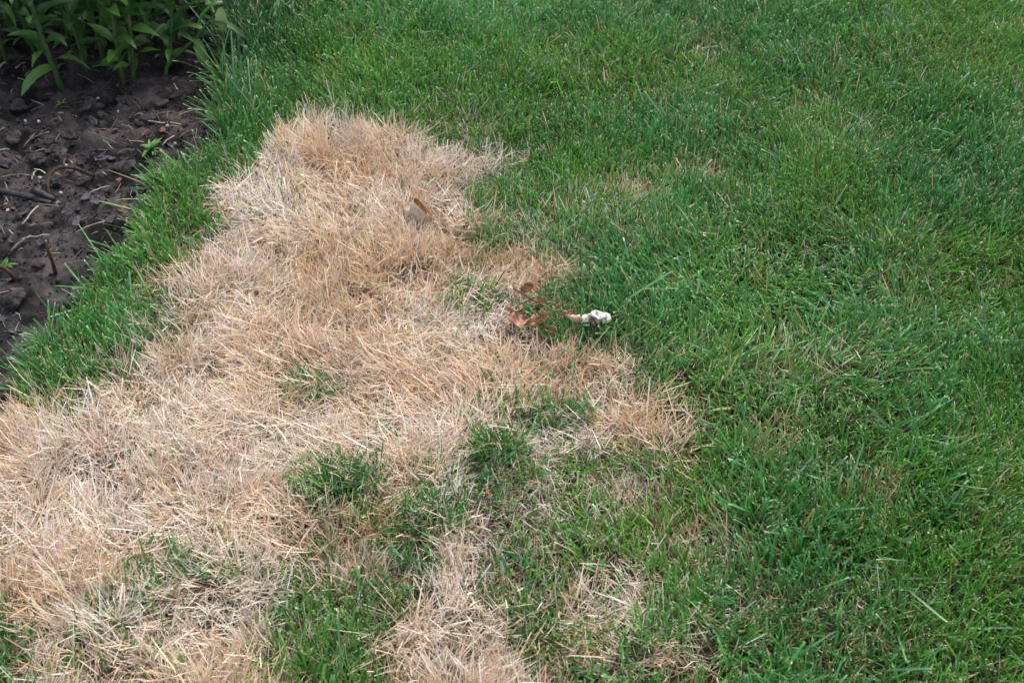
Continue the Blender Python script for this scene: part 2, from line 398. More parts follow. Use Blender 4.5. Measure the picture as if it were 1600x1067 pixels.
def tuft(px, py, rx, ry, n, label):
    c = above(px, py, .022)
    ax = rx/FPX*np.linalg.norm(c-np.array([0, 0, CAM_H])); ay = abs(plane_pt(px, py-ry)[1]-plane_pt(px, py+ry)[1])/2
    o = np.c_[np.clip(rng.normal(0, .5, n), -1, 1)*ax, np.clip(rng.normal(0, .5, n), -1, 1)*ay]
    x, y = c[0]+o[:, 0], c[1]+o[:, 1]; z = gz(x, y)
    u = lambda a, b: rng.uniform(a, b, n)
    blue = u(.2, 1)
    L = .034*np.exp(rng.normal(0, .25, n)); W = .0023*np.exp(rng.normal(0, .2, n))
    az = np.arctan2(o[:, 1], o[:, 0])+rng.normal(0, 1.0, n); el = np.clip(rng.normal(1.05, .28, n), .2, 1.5)
    cm = mixc(jit([.115, .262, .036], n, .24), jit([.062, .205, .066], n, .24), blue)
    cb = mixc(cm, jit([.2, .18, .09], n, .2), u(.2, .8)); cut = rng.random(n) < .35
    ct = np.where(cut[:, None], jit([.40, .38, .24], n, .25), cm*1.15)
    V, F, C = blades(np.c_[o, z-c[2]], L, W, az, el, np.abs(rng.normal(.4, .35, n)), rng.normal(0, .25, n), u(-1, 1), cb, cm, ct, ~cut, floor=z-c[2])
    t = link('grass_tuft', np_mesh('grass_tuft', V, F, C), M_GREEN); t.location = c
    tag(t, label, 'grass tuft', 'green tufts left in the straw')
for (p, rx, ry, n, lab) in TUFTS: tuft(*p, rx, ry, n, lab)

# ------------------------------------------------------------------ leafy plants of the bed
M_LEAF, n, l, b = new_mat('plant_leaf')
at = n.new('ShaderNodeTexCoord'); nz = n.new('ShaderNodeTexNoise'); nz.inputs['Scale'].default_value = 45; nz.inputs['Detail'].default_value = 4
oi = n.new('ShaderNodeObjectInfo'); l.new(at.outputs['Object'], nz.inputs['Vector'])
cr = n.new('ShaderNodeValToRGB'); e = cr.color_ramp.elements
e[0].color = (.022, .085, .026, 1); e[1].color = (.085, .205, .030, 1)
ad = n.new('ShaderNodeMath'); ad.operation = 'MULTIPLY_ADD'; ad.inputs[1].default_value = .35
l.new(nz.outputs['Fac'], ad.inputs[0]); l.new(oi.outputs['Random'], ad.inputs[2]); l.new(ad.outputs[0], cr.inputs['Fac'])
l.new(cr.outputs[0], b.inputs['Base Color']); b.inputs['Roughness'].default_value = .38; b.inputs['Specular IOR Level'].default_value = .5
tr = n.new('ShaderNodeBsdfTranslucent'); l.new(cr.outputs[0], tr.inputs['Color']); mx = n.new('ShaderNodeMixShader'); mx.inputs[0].default_value = .25
l.new(b.outputs[0], mx.inputs[1]); l.new(tr.outputs[0], mx.inputs[2]); l.new(mx.outputs[0], n['Material Output'].inputs['Surface'])
M_YLEAF = simple_mat('yellowing_leaf', (.20, .33, .09), (.42, .45, .20), 60, .45, .4)
M_STEM = simple_mat('plant_stem', (.035, .062, .020), (.065, .10, .032), 60, .55, .4)

def leaf_data(name, droop, fold, seed, wide=.16):
    """toothed lance leaf one unit long along +Y, midrib folded, tip drooping"""
    r = random.Random(seed); vs_, fs = [], []; n_ = 12
    for i in range(n_+1):
        t = i/n_
        w = wide*math.sin(math.pi*min(1, t**.8*.97+.03))**.85*(1 if i % 2 else .86)+.006
        if i == n_: w = .004
        a = droop*t; yy = t*math.cos(a*.5); zz = -t*math.sin(a*.5)*.9+.06*math.sin(math.pi*t)
        wob = .02*math.sin(9*t+seed)
        vs_ += [(-w, yy, zz+fold*w+wob), (-w*.5, yy, zz+fold*w*.35), (0, yy, zz-.004), (w*.5, yy, zz+fold*w*.35), (w, yy, zz+fold*w-wob)]
        if i:
            for k in range(4):
                q = (i-1)*5+k; fs.append((q, q+1, q+6, q+5))
    me = bpy.data.meshes.new(name); me.from_pydata(vs_, [], fs); me.polygons.foreach_set('use_smooth', [True]*len(fs)); me.update()
    return me
LEAVES = [leaf_data('leaf', .3+.22*k, .5-.08*k, k, .135+.01*(k % 3)) for k in range(5)]
for me in LEAVES: me.materials.append(M_LEAF)
YL = leaf_data('leaf', .5, .3, 9, .22); YL.materials.append(M_YLEAF)

def tube(bm, pts, rads, seg=8):
    pts = [Vector(p) for p in pts]; rings = []
    for i, p in enumerate(pts):
        d = (pts[min(i+1, len(pts)-1)]-pts[max(i-1, 0)]).normalized()
        a = d.orthogonal().normalized() if i == 0 else (a-d*a.dot(d)).normalized()
        c = d.cross(a)
        rings.append([bm.verts.new(p+(a*math.cos(2*math.pi*k/seg)+c*math.sin(2*math.pi*k/seg))*rads[i]) for k in range(seg)])
    for i in range(len(rings)-1):
        for k in range(seg):
            f = bm.faces.new((rings[i][k], rings[i][(k+1) % seg], rings[i+1][(k+1) % seg], rings[i+1][k])); f.smooth = True
    bm.faces.new(rings[0][::-1]); bm.faces.new(rings[-1])
def bm_mesh(name, bm):
    me = bpy.data.meshes.new(name); bm.normal_update(); bm.to_mesh(me); bm.free(); return me

def leafy_plant(base, lean, H, r0, nl, label, seed, zvis=.30, first=.05, bow=.0):
    r = random.Random(seed)
    root = empty('leafy_plant', base); tag(root, label, 'plant', 'leafy plants at the back of the soil bed')
    K = 9; pts = []
    for i in range(K+1):
        t = i/K; w = .012*math.sin(seed+5*t)
        pts.append(Vector((lean[0]*(t+bow*t*t)+w*t, lean[1]*(t+bow*t*t)+w*.6*t, -.02+H*t)))
    bm = bmesh.new(); tube(bm, pts, [r0*(1-.7*i/K) for i in range(K+1)]); link('stem', bm_mesh('stem', bm), M_STEM, root)
    def at(t):
        q = t*K; i = min(int(q), K-1); return pts[i].lerp(pts[i+1], q-i)
    up = []
    for k in range(nl):
        t = first+(1-first)*((k+.3*r.random())/nl)
        p = at(t); a = k*2.4+r.uniform(-.5, .5); ln = r.uniform(.055, .095)*(1 if t > .12 else .75)
        M = Matrix.Translation(p) @ Euler((r.uniform(-.35, .55), r.uniform(-.4, .4), a), 'ZYX').to_matrix().to_4x4()
        M = Matrix.Translation(p) @ Matrix.Rotation(a, 4, 'Z') @ Matrix.Rotation(r.uniform(-.1, 1.05), 4, 'X') @ Matrix.Rotation(r.uniform(-.5, .5), 4, 'Y') @ Matrix.Diagonal((ln, ln, ln, 1))
        me = r.choice(LEAVES)
        if p.z < zvis:
            o = link('leaf', me, None, root); o.matrix_local = M
        else: up.append((me, M))
    if up:
        bm = bmesh.new()
        for me, M in up:
            b2 = bmesh.new(); b2.from_mesh(me); b2.transform(M); t_ = bpy.data.meshes.new('t'); b2.to_mesh(t_); b2.free(); bm.from_mesh(t_); bpy.data.meshes.remove(t_)
        me = bm_mesh('upper_leaves', bm); o = link('upper_leaves', me, M_LEAF, root); o['kind'] = 'stuff'
    return root
PL = [ # photo spot of the base, lean, height, stem radius, leaves, label
 ((98, 140), (-.06, .05), .55, .0068, 40, 'front leafy plant with the thickest leaning stem in the bare soil'),
 ((10, 96), (-.01, .02), .55, .0055, 36, 'leafy plant with an upright stem nearest the left edge of the picture'),
 ((193, 132), (.01, .04), .52, .0062, 40, 'leafy plant with paired upright stems at the middle front of the clump'),
 ((207, 128), (.05, .10), .50, .0050, 36, 'leafy plant touching the paired stems on their right side'),
 ((162, 96), (.00, .03), .55, .0060, 24, 'leafy plant standing behind the gap between the two front stems'),
 ((137, 112), (-.03, .05), .5, .0040, 22, 'thin leafy plant right of the thickest leaning stem'),
 ((56, 86), (-.03, .03), .5, .0045, 22, 'leafy plant between the left edge stem and the thickest stem'),
 ((265, 110), (.07, .05), .45, .0042, 44, 'leafy plant in front of the right end of the clump'),
 ((300, 70), (.10, .04), .42, .0042, 44, 'leafy plant at the right end of the clump against the tall grass'),
 ((235, 80), (.02, .05), .5, .0045, 26, 'leafy plant in the shade behind the paired stems, to their right'),
]
for i, (p, lean, H, r0, nl, lab) in enumerate(PL):
    leafy_plant(on_ground(*p), lean, H, r0, nl, lab, 30+i, first=.10 if i < 2 else .07)
# ranks behind, mostly stems in the shade
back = [(-30, 40), (25, 45), (90, 40), (130, 60), (180, 45), (215, 30), (270, 35), (310, 20), (60, 5), (150, 5), (0, -10), (245, -20), (110, -30), (190, -40), (300, -50), (30, -70), (340, -60), (-80, 80), (-130, 20),
        (45, 70), (110, 75), (175, 70), (220, 60), (285, 50), (75, 20), (120, 20), (200, 10), (260, 10), (330, 30), (15, 20), (345, -10), (160, 30), (-20, 70), (-60, 110), (-110, 140), (-170, 110), (-40, 0)]
for i, p in enumerate(back):
    leafy_plant(on_ground(*p), (random.uniform(-.05, .05), random.uniform(-.02, .06)), random.uniform(.45, .6), .0045, 40, 'leafy plant in the shaded back ranks of the clump', 60+i, zvis=.20, first=.06)
# the low branch that reaches out over the grass
b0 = on_ground(243, 112); root = empty('leafy_plant', b0); tag(root, 'leaning leafy plant with a yellowing leaf that arches towards the lawn', 'plant', 'leafy plants at the back of the soil bed')
bm = bmesh.new(); tube(bm, [(0, 0, -.02), (.045, .0, .03), (.10, .01, .075), (.15, .03, .125), (.21, .07, .19), (.25, .12, .28)], [.0038, .0036, .0032, .003, .0026, .002]); link('stem', bm_mesh('stem', bm), M_STEM, root)
for (x, y, z, a, tilt, rl, ln, yl) in [(.05, 0, .035, 2.4, -.5, .2, .07, 0), (.10, .01, .075, -2.7, -.7, .3, .085, 0), (.135, .02, .11, -1.7, -.35, .1, .08, 0), (.16, .03, .135, 3.0, -1.3, 0, .062, 1),
                                   (.19, .05, .165, -1.6, .15, .2, .085, 0), (.21, .07, .19, -1.2, .1, .3, .08, 0), (.12, .015, .09, 1.5, .3, .2, .08, 0), (.22, .08, .21, .5, .3, 0, .07, 0), (.17, .04, .14, 2.2, .1, .2, .08, 0)]:
    o = link('leaf', YL if yl else random.choice(LEAVES), None, root)
    o.matrix_local = Matrix.Translation((x, y, z)) @ Matrix.Rotation(a, 4, 'Z') @ Matrix.Rotation(tilt, 4, 'X') @ Matrix.Rotation(rl, 4, 'Y') @ Matrix.Diagonal((ln, ln, ln, 1))
    if yl: o['label'] = 'pale yellowing leaf with a brown tip'

# ------------------------------------------------------------------ cupped dry leaf in the straw
M_CUPOUT = simple_mat('dry_leaf_outside', (.34, .27, .20), (.56, .47, .38), 110, .8, .2, .6, 220)
M_CUPIN = simple_mat('dry_leaf_inside', (.20, .085, .022), (.34, .165, .05), 40, .5, .4)
def cup_leaf(px, py, size, label, rot, wide=1.0, lift=.018):
    c = above(px, py, lift); root = empty('cupped_leaf', c+np.array([0, 0, lift])); tag(root, label, 'dry leaf')
    def shell(s, off, name, mat):
        V, F = [], []; nu, nv = 20, 10
        for j in range(nv+1):
            for i in range(nu):
                a = 2*math.pi*i/nu; ph = (j/nv)*(1.60+.14*math.sin(a+.6)+.05*math.sin(3*a+1))
                rr = s*(1+.05*math.sin(2*a+.4)+.04*math.sin(5*a))-off
                V.append((rr*math.sin(ph)*math.cos(a)*wide, rr*math.sin(ph)*math.sin(a), -rr*math.cos(ph)*1.05))
        for j in range(nv):
            for i in range(nu): F.append((j*nu+i, j*nu+(i+1) % nu, (j+1)*nu+(i+1) % nu, (j+1)*nu+i))
        o = link(name, np_mesh(name, np.array(V), np.array(F), smooth=True), mat, root); return o
    shell(size, 0, 'outer_skin', M_CUPOUT); shell(size, .0012, 'inner_skin', M_CUPIN)
    root.rotation_euler = rot
cup_leaf(661, 326, .0225, 'cupped dry leaf, pale beige outside and orange-brown inside, lying in the straw', Vector((.58, .30, .74)).to_track_quat('Z', 'Y').to_euler(), 1.0, .043)
cup_leaf(640, 331, .0105, 'small grey-beige curled scrap touching the cupped dry leaf on its left', (R(-160), R(10), R(40)), 1.0, .037)

# ------------------------------------------------------------------ dry twig with brown leaves, pink curl and white scrap
M_TWIG = simple_mat('twig_bark', (.05, .03, .025), (.16, .10, .08), 120, .7, .3)
M_BROWN = simple_mat('brown_leaf', (.17, .075, .030), (.50, .27, .12), 150, .5, .35, .3, 200)
M_RUST = simple_mat('reddish_leaf', (.25, .11, .07), (.54, .30, .20), 150, .6, .3, .3, 200)
def bent_leaf(name, ln, wd, bend, fold, seed, ragged=.26):
    r = random.Random(seed); V, F = [], []; n_ = 10
    for i in range(n_+1):
        t = i/n_; w = wd*math.sin(math.pi*(.04+.94*t))**.7*(1+r.uniform(-ragged, ragged)); a = bend*t; tw = r.uniform(-.25, .25)
        yy = ln*math.sin(a)/max(bend, .01) if bend else ln*t; zz = ln*(1-math.cos(a))/max(bend, .01)
        for s in (-1, -.5, 0, .5, 1):
            V.append((w*s*(1+r.uniform(-ragged, ragged)), yy+r.uniform(-1, 1)*ragged*wd*.6, zz+fold*wd*abs(s)**1.6*(1+.6*math.sin(7*t+seed+s))+tw*wd*s+r.uniform(-1, 1)*wd*ragged))
        if i:
            for k in range(4): q = (i-1)*5+k; F.append((q, q+1, q+6, q+5))
    return np_mesh(name, np.array(V), np.array(F), smooth=True)
def thick(o, t=.0007):
    s = o.modifiers.new('thickness', 'SOLIDIFY'); s.thickness = t; return o
tw0 = above(802, 455, .05); tw1 = above(888, 493, .04)
root = empty('dry_twig', tw0); tag(root, 'dark thin twig with several brown dry leaves lying across straw and lawn', 'twig')
e1 = tw1-tw0; Z0 = .041
bm = bmesh.new(); tube(bm, [(0, .004, Z0+.012), (e1[0]*.25, e1[1]*.2, Z0+.006), (e1[0]*.6, e1[1]*.62, Z0), (e1[0], e1[1], Z0-.008)], [.0018, .0016, .0013, .0009]); link('stem', bm_mesh('stem', bm), M_TWIG, root)
bm = bmesh.new(); tube(bm, [(.001, 0, Z0+.010), (.004, -.02, Z0+.004), (.012, -.035, Z0-.004)], [.0011, .001, .0008], 6); link('side_shoot', bm_mesh('side_shoot', bm), M_TWIG, root)
for k, (px, py, dz, a, tl, rl, ln, wd, bd, fd, mt) in enumerate([
        (816, 462, .014, -.5, .8, .6, .026, .0085, .9, .7, M_BROWN), (818, 476, -.004, 2.6, .15, .5, .040, .0095, .9, .6, M_RUST),
        (822, 490, -.006, 1.9, .0, -.5, .036, .012, .9, .6, M_RUST), (826, 494, -.010, -1.2, .25, .6, .040, .009, 1.1, .9, M_BROWN),
        (832, 498, -.012, -1.5, .1, -.4, .030, .007, .8, 1.0, M_BROWN), (834, 468, -.004, -1.35, .2, .5, .026, .0055, 1.2, .8, M_BROWN),
        (852, 500, -.014, -1.8, .1, .7, .024, .005, .8, 1.0, M_BROWN), (874, 487, -.006, -1.3, .1, .4, .026, .0045, .9, .9, M_BROWN), (868, 472, -.012, -.9, .2, .6, .018, .005, 1.0, .8, M_BROWN)]):
    p = above(px, py, .045)-tw0
    o = thick(link('leaf', bent_leaf('leaf', ln, wd, bd, fd, k), mt, root))
    o.location = (p[0], p[1]+.008, Z0+dz-.009); o.rotation_euler = Euler((tl, rl, a))
M_PINK = simple_mat('pale_pink_leaf', (.32, .19, .13), (.60, .45, .37), 170, .55, .3, .2, 200)
c = above(884, 490, .043)
o = thick(link('curled_leaf', bent_leaf('curled_leaf', .030, .0058, .6, -1.3, 33), M_PINK), .0008); o.location = c+np.array([0, 0, .043]); o.rotation_euler = (R(-4), R(12), R(-118))
tag(o, 'narrow pale pinkish curled dry leaf between the twig and the white scrap', 'dry leaf')
M_WHITE = simple_mat('white_scrap', (.46, .40, .32), (.80, .78, .74), 110, .8, .2, .5, 180)
M_HOLLOWSHADE = simple_mat('hollow_shade', (.05, .032, .022), (.12, .08, .05), 60, .8, .2)
def scrap():
    c = above(931, 500, .03); root = empty('white_scrap', c+np.array([0, 0, .028])); root.rotation_euler = (R(-24), 0, R(4)); root.scale = (.92, .85, .75); tag(root, 'crumpled white scrap with a dark hollow underneath, on green grass by the twig', 'scrap')
    nu, nv = 36, 16; V = np.zeros((nv+1, nu, 3)); F = []
    for j in range(nv+1):
        for i in range(nu):
            a = 2*math.pi*i/nu; ph = j/nv*1.75
            r = 1+.16*math.sin(3*a+1.2+2*ph)+.10*math.sin(5*a+.5-3*ph)+.07*math.sin(9*a+4*ph)+.05*math.sin(14*a+7*ph)
            if math.cos(a+math.pi/2-.05) > .5 and ph > .8: r *= .62     # the hollow at the front
            V[j, i] = (.024*r*math.sin(ph)*math.cos(a), .014*r*math.sin(ph)*math.sin(a), .017*r*math.cos(ph)+.004*math.sin(2*a))
    for j in range(nv):
        for i in range(nu):
            if not (math.cos(2*math.pi*(i+.5)/nu+math.pi/2-.05) > .66 and j/nv*1.75 > .85): F.append((j*nu+i, (j+1)*nu+i, (j+1)*nu+(i+1) % nu, j*nu+(i+1) % nu))
    thick(link('crust', np_mesh('crust', V.reshape(-1, 3), np.array(F), smooth=True), M_WHITE, root), .0015)
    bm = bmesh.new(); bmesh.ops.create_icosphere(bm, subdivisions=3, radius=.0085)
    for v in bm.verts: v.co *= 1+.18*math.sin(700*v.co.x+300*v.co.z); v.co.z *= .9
    o = link('shade_core', bm_mesh('shade_core', bm), M_HOLLOWSHADE, root); o.location = (-.001, -.0095, -.001)  # dark ball set in the opening, its colour standing in for the hollow's shade
    bm = bmesh.new(); bmesh.ops.create_icosphere(bm, subdivisions=3, radius=.009)
    for v in bm.verts: v.co *= 1+.2*math.sin(600*v.co.x+500*v.co.y); v.co.z *= .8
    o = link('lobe', bm_mesh('lobe', bm), M_WHITE, root); o.location = (.017, .003, .008)
scrap()

# ------------------------------------------------------------------ litter on the soil bed
M_STRAWP = simple_mat('straw_piece', (.20, .155, .11), (.44, .38, .31), 60, .7, .3)
M_STRAWD = simple_mat('weathered_stalk', (.09, .068, .05), (.22, .175, .135), 60, .75, .3)
M_WOOD = simple_mat('dark_wood', (.010, .009, .011), (.045, .038, .038), 90, .6, .4, .5, 300)
M_CHIP = simple_mat('dark_leaf_chip', (.008, .008, .012), (.030, .028, .038), 60, .45, .5, .3, 250)
M_REDCHIP = simple_mat('reddish_bark_chip', (.06, .028, .022), (.17, .085, .065), 60, .7, .3, .3, 250)
M_RSTALK = simple_mat('rusty_stalk', (.030, .016, .010), (.11, .050, .022), 80, .6, .35, .3, 250)
M_ROOT = simple_mat('root_bark', (.016, .011, .009), (.070, .045, .030), 140, .8, .25, .8, 300)
M_CLOD = simple_mat('soil_clod', (.018, .015, .016), (.078, .066, .063), 90, .95, .15, .9, 260)
M_PEB = simple_mat('pale_pebble', (.34, .30, .26), (.55, .50, .45), 60, .8, .3)

def stick(name, p, q, r, mat, lift=.004, lift2=None, sag=0.0, seg=6, flat=.6, wob=.06, seed=0):
    """a split stalk lying on the soil from photo spot p to q"""
    rr = random.Random(seed)
    a, b_ = on_ground(*p), on_ground(*q); a[2] += lift; b_[2] += lift if lift2 is None else lift2
    mid = (a+b_)/2; root = Vector(mid); K = 5; pts = []; L_ = np.linalg.norm(b_-a)
    for i in range(K+1):
        t = i/K; v = Vector(a*(1-t)+b_*t)-root
        v += Vector((rr.uniform(-1, 1), rr.uniform(-1, 1), rr.uniform(-.3, .6)))*L_*wob*(math.sin(math.pi*t))*(.6 if wob > .04 else 1)
        v.z += sag*math.sin(math.pi*t)
        pts.append(v)
    bm = bmesh.new(); tube(bm, pts, [r*(1 if 0 < i < K else .8) for i in range(K+1)], seg)
    o = link(name, bm_mesh(name, bm), mat); o.location = root; return o
STR = [ # from, to, radius mm, label
 ((0, 282), (31, 277), 2.2, 'thick pale straw cut by the left edge of the soil bed'), ((51, 284), (58, 269), 2.2, 'short thick whitish straw standing out above the dark root'),
 ((92, 180), (121, 186), 2.4, 'bright whitish straw just above the big beige clod'), ((159, 217), (184, 228), 1.5, 'upper of two pale splinters right of the beige clod'),
 ((162, 222), (178, 236), 1.2, 'lower of two pale splinters right of the beige clod'), ((254, 231), (273, 216), 2.3, 'thick pale straw right of the small green sprout'),
 ((281, 219), (297, 208), 2.2, 'short thick pale straw next to the grass edge'), ((212, 191), (284, 198), 2.0, 'long flat brownish stalk lying across the upper soil'),
 ((31, 360), (61, 325), 2.0, 'long pale stalk slanting to the rusty upright stalk'), ((61, 323), (93, 326), 1.8, 'tan stalk joining the top of the slanting pale stalk'),
 ((141, 305), (172, 294), 1.8, 'curved tan straw in the middle of the dark chips'), ((31, 378), (78, 370), 1.6, 'tan straw behind the rusty upright stalk'),
 ((18, 397), (50, 372), 3.0, 'thick pale stalk between the two rusty upright stalks'), ((118, 366), (166, 349), 1.5, 'thin whitish straw meeting the grass edge'),
 ((0, 326), (21, 322), 2.4, 'thick tan straw at the left edge above the rusty stalks'), ((38, 234), (56, 212), 2.0, 'forked grey stalk left of the beige clod'),
 ((50, 220), (78, 209), 1.2, 'thin grey side twig of the forked stalk'), ((0, 239), (16, 237), 2.0, 'grey straw at the left edge below the beige clod'),
 ((186, 139), (220, 174), 1.0, 'long hair-thin straw on bare soil below the paired stems'), ((272, 134), (281, 148), 2.2, 'short bent pale straw near the tall grass'),
 ((-4, 114), (12, 101), 3.6, 'thick grey stalk under the plants at the left edge'), ((170, 112), (222, 100), 2.8, 'broad pale stalk lying behind the paired stems'),
 ((26, 110), (42, 102), 2.6, 'short brown stalk under the left plants'), ((202, 224), (226, 225), 1.4, 'short tan straw left of the small green sprout'),
 ((239, 174), (251, 193), 1.0, 'tiny straw leaning on the long flat stalk'), ((275, 186), (316, 172), 1.1, 'thin straw running into the grass edge'),
 ((256, 202), (278, 200), 1.1, 'thin straw under the right end of the flat stalk'), ((182, 244), (206, 235), 1.2, 'pale curved straw on dark soil left of the sprout'),
 ((41, 361), (59, 353), 1.8, 'small white chip left of the rusty upright stalk'), ((14, 362), (22, 370), 1.6, 'tiny white splinter near the left rusty stalk'),
 ((9, 288), (13, 300), 2.0, 'small pale splinter under the thick left straw'), ((18, 276), (52, 277), .9, 'thin yellowish straw beside the short whitish straw'),
 ((55, 240), (78, 237), 1.2, 'thin grey straw below the beige clod'), ((120, 118), (148, 133), 1.0, 'thin straw in the shade between the front stems'),
 ((28, 125), (50, 134), 1.3, 'grey straw in front of the left plants'), ((5, 308), (14, 318), 1.2, 'white sliver under the dark wood stick'), ((64, 355), (84, 352), 1.6, 'pale flake behind the rusty upright stalk'),
 ((114, 258), (108, 252), 1.0, 'tiny straw beside the curved root'), ((0, 208), (10, 203), 1.6, 'short whitish straw at the left edge of bare soil'),
]
for i, (p, q, r, lab) in enumerate(STR):
    tag(stick('straw_piece', p, q, r*.0007, M_STRAWP if i % 3 else M_STRAWD, lift=.003+r*.001, seed=i, sag=.002), lab, 'straw', 'straw pieces on the soil')
tag(stick('wood_stick', (-6, 300), (82, 322), .0058, M_WOOD, .006, seed=3, wob=.03), 'dark wet wood stick lying at the left of the soil bed', 'stick')
tag(stick('wood_stick', (55, 303), (88, 318), .0055, M_WOOD, .009, seed=4, wob=.03), 'shorter dark wood stick crossing over the long one', 'stick')
# arched dark root
a = on_ground(80, 312); pts = [on_ground(*p)-a+np.array([0, 0, z]) for p, z in (((78, 312), 0), ((77, 296), .012), ((84, 284), .02), ((98, 276), .022), ((120, 273), .016), ((148, 278), .004))]
bm = bmesh.new(); tube(bm, pts, [.0036, .0028, .0034, .003, .0042, .0036]); o = link('root', bm_mesh('root', bm), M_ROOT); o.location = a
tag(o, 'dark arched root curving over the soil', 'root')
for (p, top, r, lab) in (((86, 428), (.002, .004, .068), .0033, 'rusty brown upright cut stalk at the grass edge'), ((28, 436), (-.03, -.01, .055), .0036, 'rusty brown leaning cut stalk at the left edge')):
    c = on_ground(*p); root = empty('cut_stalk', c); tag(root, lab, 'stalk', 'rusty cut stalks in the soil')
    T_ = Vector(top); bm = bmesh.new(); tube(bm, [(0, 0, -.015), T_*.35+Vector((.0015, 0, 0)), T_*.7-Vector((.001, 0, 0)), T_], [r*1.1, r, r*.9, r*.85]); link('stem', bm_mesh('stem', bm), M_RSTALK, root)
    bm = bmesh.new(); tube(bm, [T_*.99, T_*1.03], [r*.84, r*.5]); link('cut_end', bm_mesh('cut_end', bm), M_STRAWD, root)

def lump(name, px, py, sx, sy, sz, mat, seed, sink=.42, sub=4, rough=.26):
    c = on_ground(px, py); r = np.random.default_rng(seed); ph = r.uniform(0, 6, 12)
    bm = bmesh.new(); bmesh.ops.create_icosphere(bm, subdivisions=sub, radius=1)
    for v in bm.verts:
        x, y, z = v.co
        k = 1+rough*(math.sin(2.3*x+ph[0])*math.sin(2.1*y+ph[1])+.6*math.sin(4.5*z+ph[2]+3*x)+.4*math.sin(8*x+ph[3])*math.sin(7*y+ph[4])+.3*math.sin(15*y+ph[5]+11*z)*math.sin(13*x+ph[6])+.22*math.sin(27*x+ph[7]+9*y)*math.sin(24*y+ph[8]+19*z))
        v.co = Vector((x*k*sx, y*k*sy, z*k*sz))
    for f in bm.faces: f.smooth = True
    o = link(name, bm_mesh(name, bm), mat); o.location = (c[0], c[1], c[2]+sz*(1-2*sink)); o.rotation_euler = (0, 0, r.uniform(0, 6)); return o
CL = [((110, 214), .022, .018, .015, 'large beige round clod in the upper left of the soil'), ((70, 228), .014, .012, .009, 'small brown clod left of the beige clod'), ((278, 152), .016, .013, .010, 'brown clod under the plants by the tall grass'),
      ((298, 162), .010, .008, .008, 'small pinkish clod close to the tall grass'), ((225, 190), .020, .014, .009, 'flat grey clod left of the long flat stalk'), ((60, 250), .016, .012, .010, 'brown clod below the forked grey stalk'), ((20, 215), .018, .014, .010, 'grey clod near the left edge of the soil'),
      ((140, 168), .024, .018, .012, 'broad grey clod in front of the thickest plant stem'), ((200, 160), .022, .016, .011, 'broad brown clod in front of the paired stems'), ((245, 165), .020, .015, .010, 'flat brown clod left of the tall grass'),
      ((160, 200), .018, .013, .011, 'dark clod right of the beige clod'), ((128, 285), .014, .010, .008, 'grey clod right of the arched root'), ((192, 262), .020, .014, .010, 'pale grey clod at the grass edge'), ((30, 168), .020, .016, .010, 'dark clod below the left edge plant'), ((100, 378), .013, .010, .008, 'grey clod right of the rusty upright stalk'),
      ((60, 415), .016, .012, .009, 'brown clod between the rusty stalks'), ((20, 470), .022, .016, .012, 'dark clod at the lower left end of the soil')]
for i, (p, sx, sy, sz, lab) in enumerate(CL): tag(lump('soil_clod', *p, sx, sy, sz, M_CLOD, 200+i), lab, 'soil clod', 'clods on the bed')
for i, p in enumerate([(262, 198), (274, 226), (247, 212), (61, 191), (36, 165), (40, 191), (104, 260), (63, 279), (95, 303), (185, 176), (256, 160), (12, 330), (30, 345), (153, 155)]):
    tag(lump('pebble', *p, .0035, .003, .0028, M_PEB, 300+i, .2, 2), 'tiny pale pebble lying on the dark soil', 'pebble', 'pale pebbles on the bed')
# dark flakes and chips
def chip_mesh(seed):
    r = random.Random(seed); n_ = 9; ang = sorted(r.uniform(0, 2*math.pi) for _ in range(n_))
    ang = [2*math.pi*i/n_+r.uniform(-.3, .3) for i in range(n_)]
    bm = bmesh.new(); top = [bm.verts.new((math.cos(a)*r.uniform(.55, 1.5), math.sin(a)*r.uniform(.35, .9), .25*math.cos(a)**2+r.uniform(-.15, .2))) for a in ang]
    c = bm.verts.new((0, 0, -.06)); bot = [bm.verts.new(v.co+Vector((0, 0, -.07))) for v in top]
    for i in range(n_):
        j = (i+1) % n_; bm.faces.new((c, top[i], top[j])); bm.faces.new((top[j], top[i], bot[i], bot[j]))
    bm.faces.new(bot[::-1]); return bm_mesh('bark_chip', bm)
CH = [chip_mesh(k) for k in range(6)]; CHR = [chip_mesh(k+20) for k in range(3)]
for me in CH: me.materials.append(M_CHIP)
for me in CHR: me.materials.append(M_REDCHIP)
rc = random.Random(5)
spots = [(135, 312, .013), (122, 330, .012), (150, 318, .015), (108, 332, .013), (98, 322, .012), (165, 300, .012), (30, 300, .014), (45, 312, .012), (20, 345, .013), (70, 380, .016), (75, 395, .014), (15, 440, .016), (30, 455, .014),
         (145, 190, .015), (160, 182, .013), (130, 258, .014), (155, 250, .014), (175, 250, .012), (110, 268, .014), (265, 228, .012), (205, 238, .012), (60, 300, .012), (90, 290, .011), (185, 310, .013), (205, 325, .012), (175, 345, .013), (10, 262, .014), (30, 250, .012), (100, 240, .013), (150, 235, .012), (20, 380, .012), (120, 350, .012), (40, 335, .012), (5, 500, .014), (25, 520, .014), (220, 300, .012)]
for i, (px, py, s_) in enumerate(spots):
    c = on_ground(px, py); s_ *= .8; o = link('bark_chip', rc.choice(CH)); o.location = c+np.array([0, 0, .004]); o.scale = (s_, s_, s_); o.rotation_euler = (rc.uniform(-.5, .5), rc.uniform(-.5, .5), rc.uniform(0, 6))
    tag(o, 'dark wet bark chip lying on the bare soil', 'bark chip', 'dark chips on the bed')
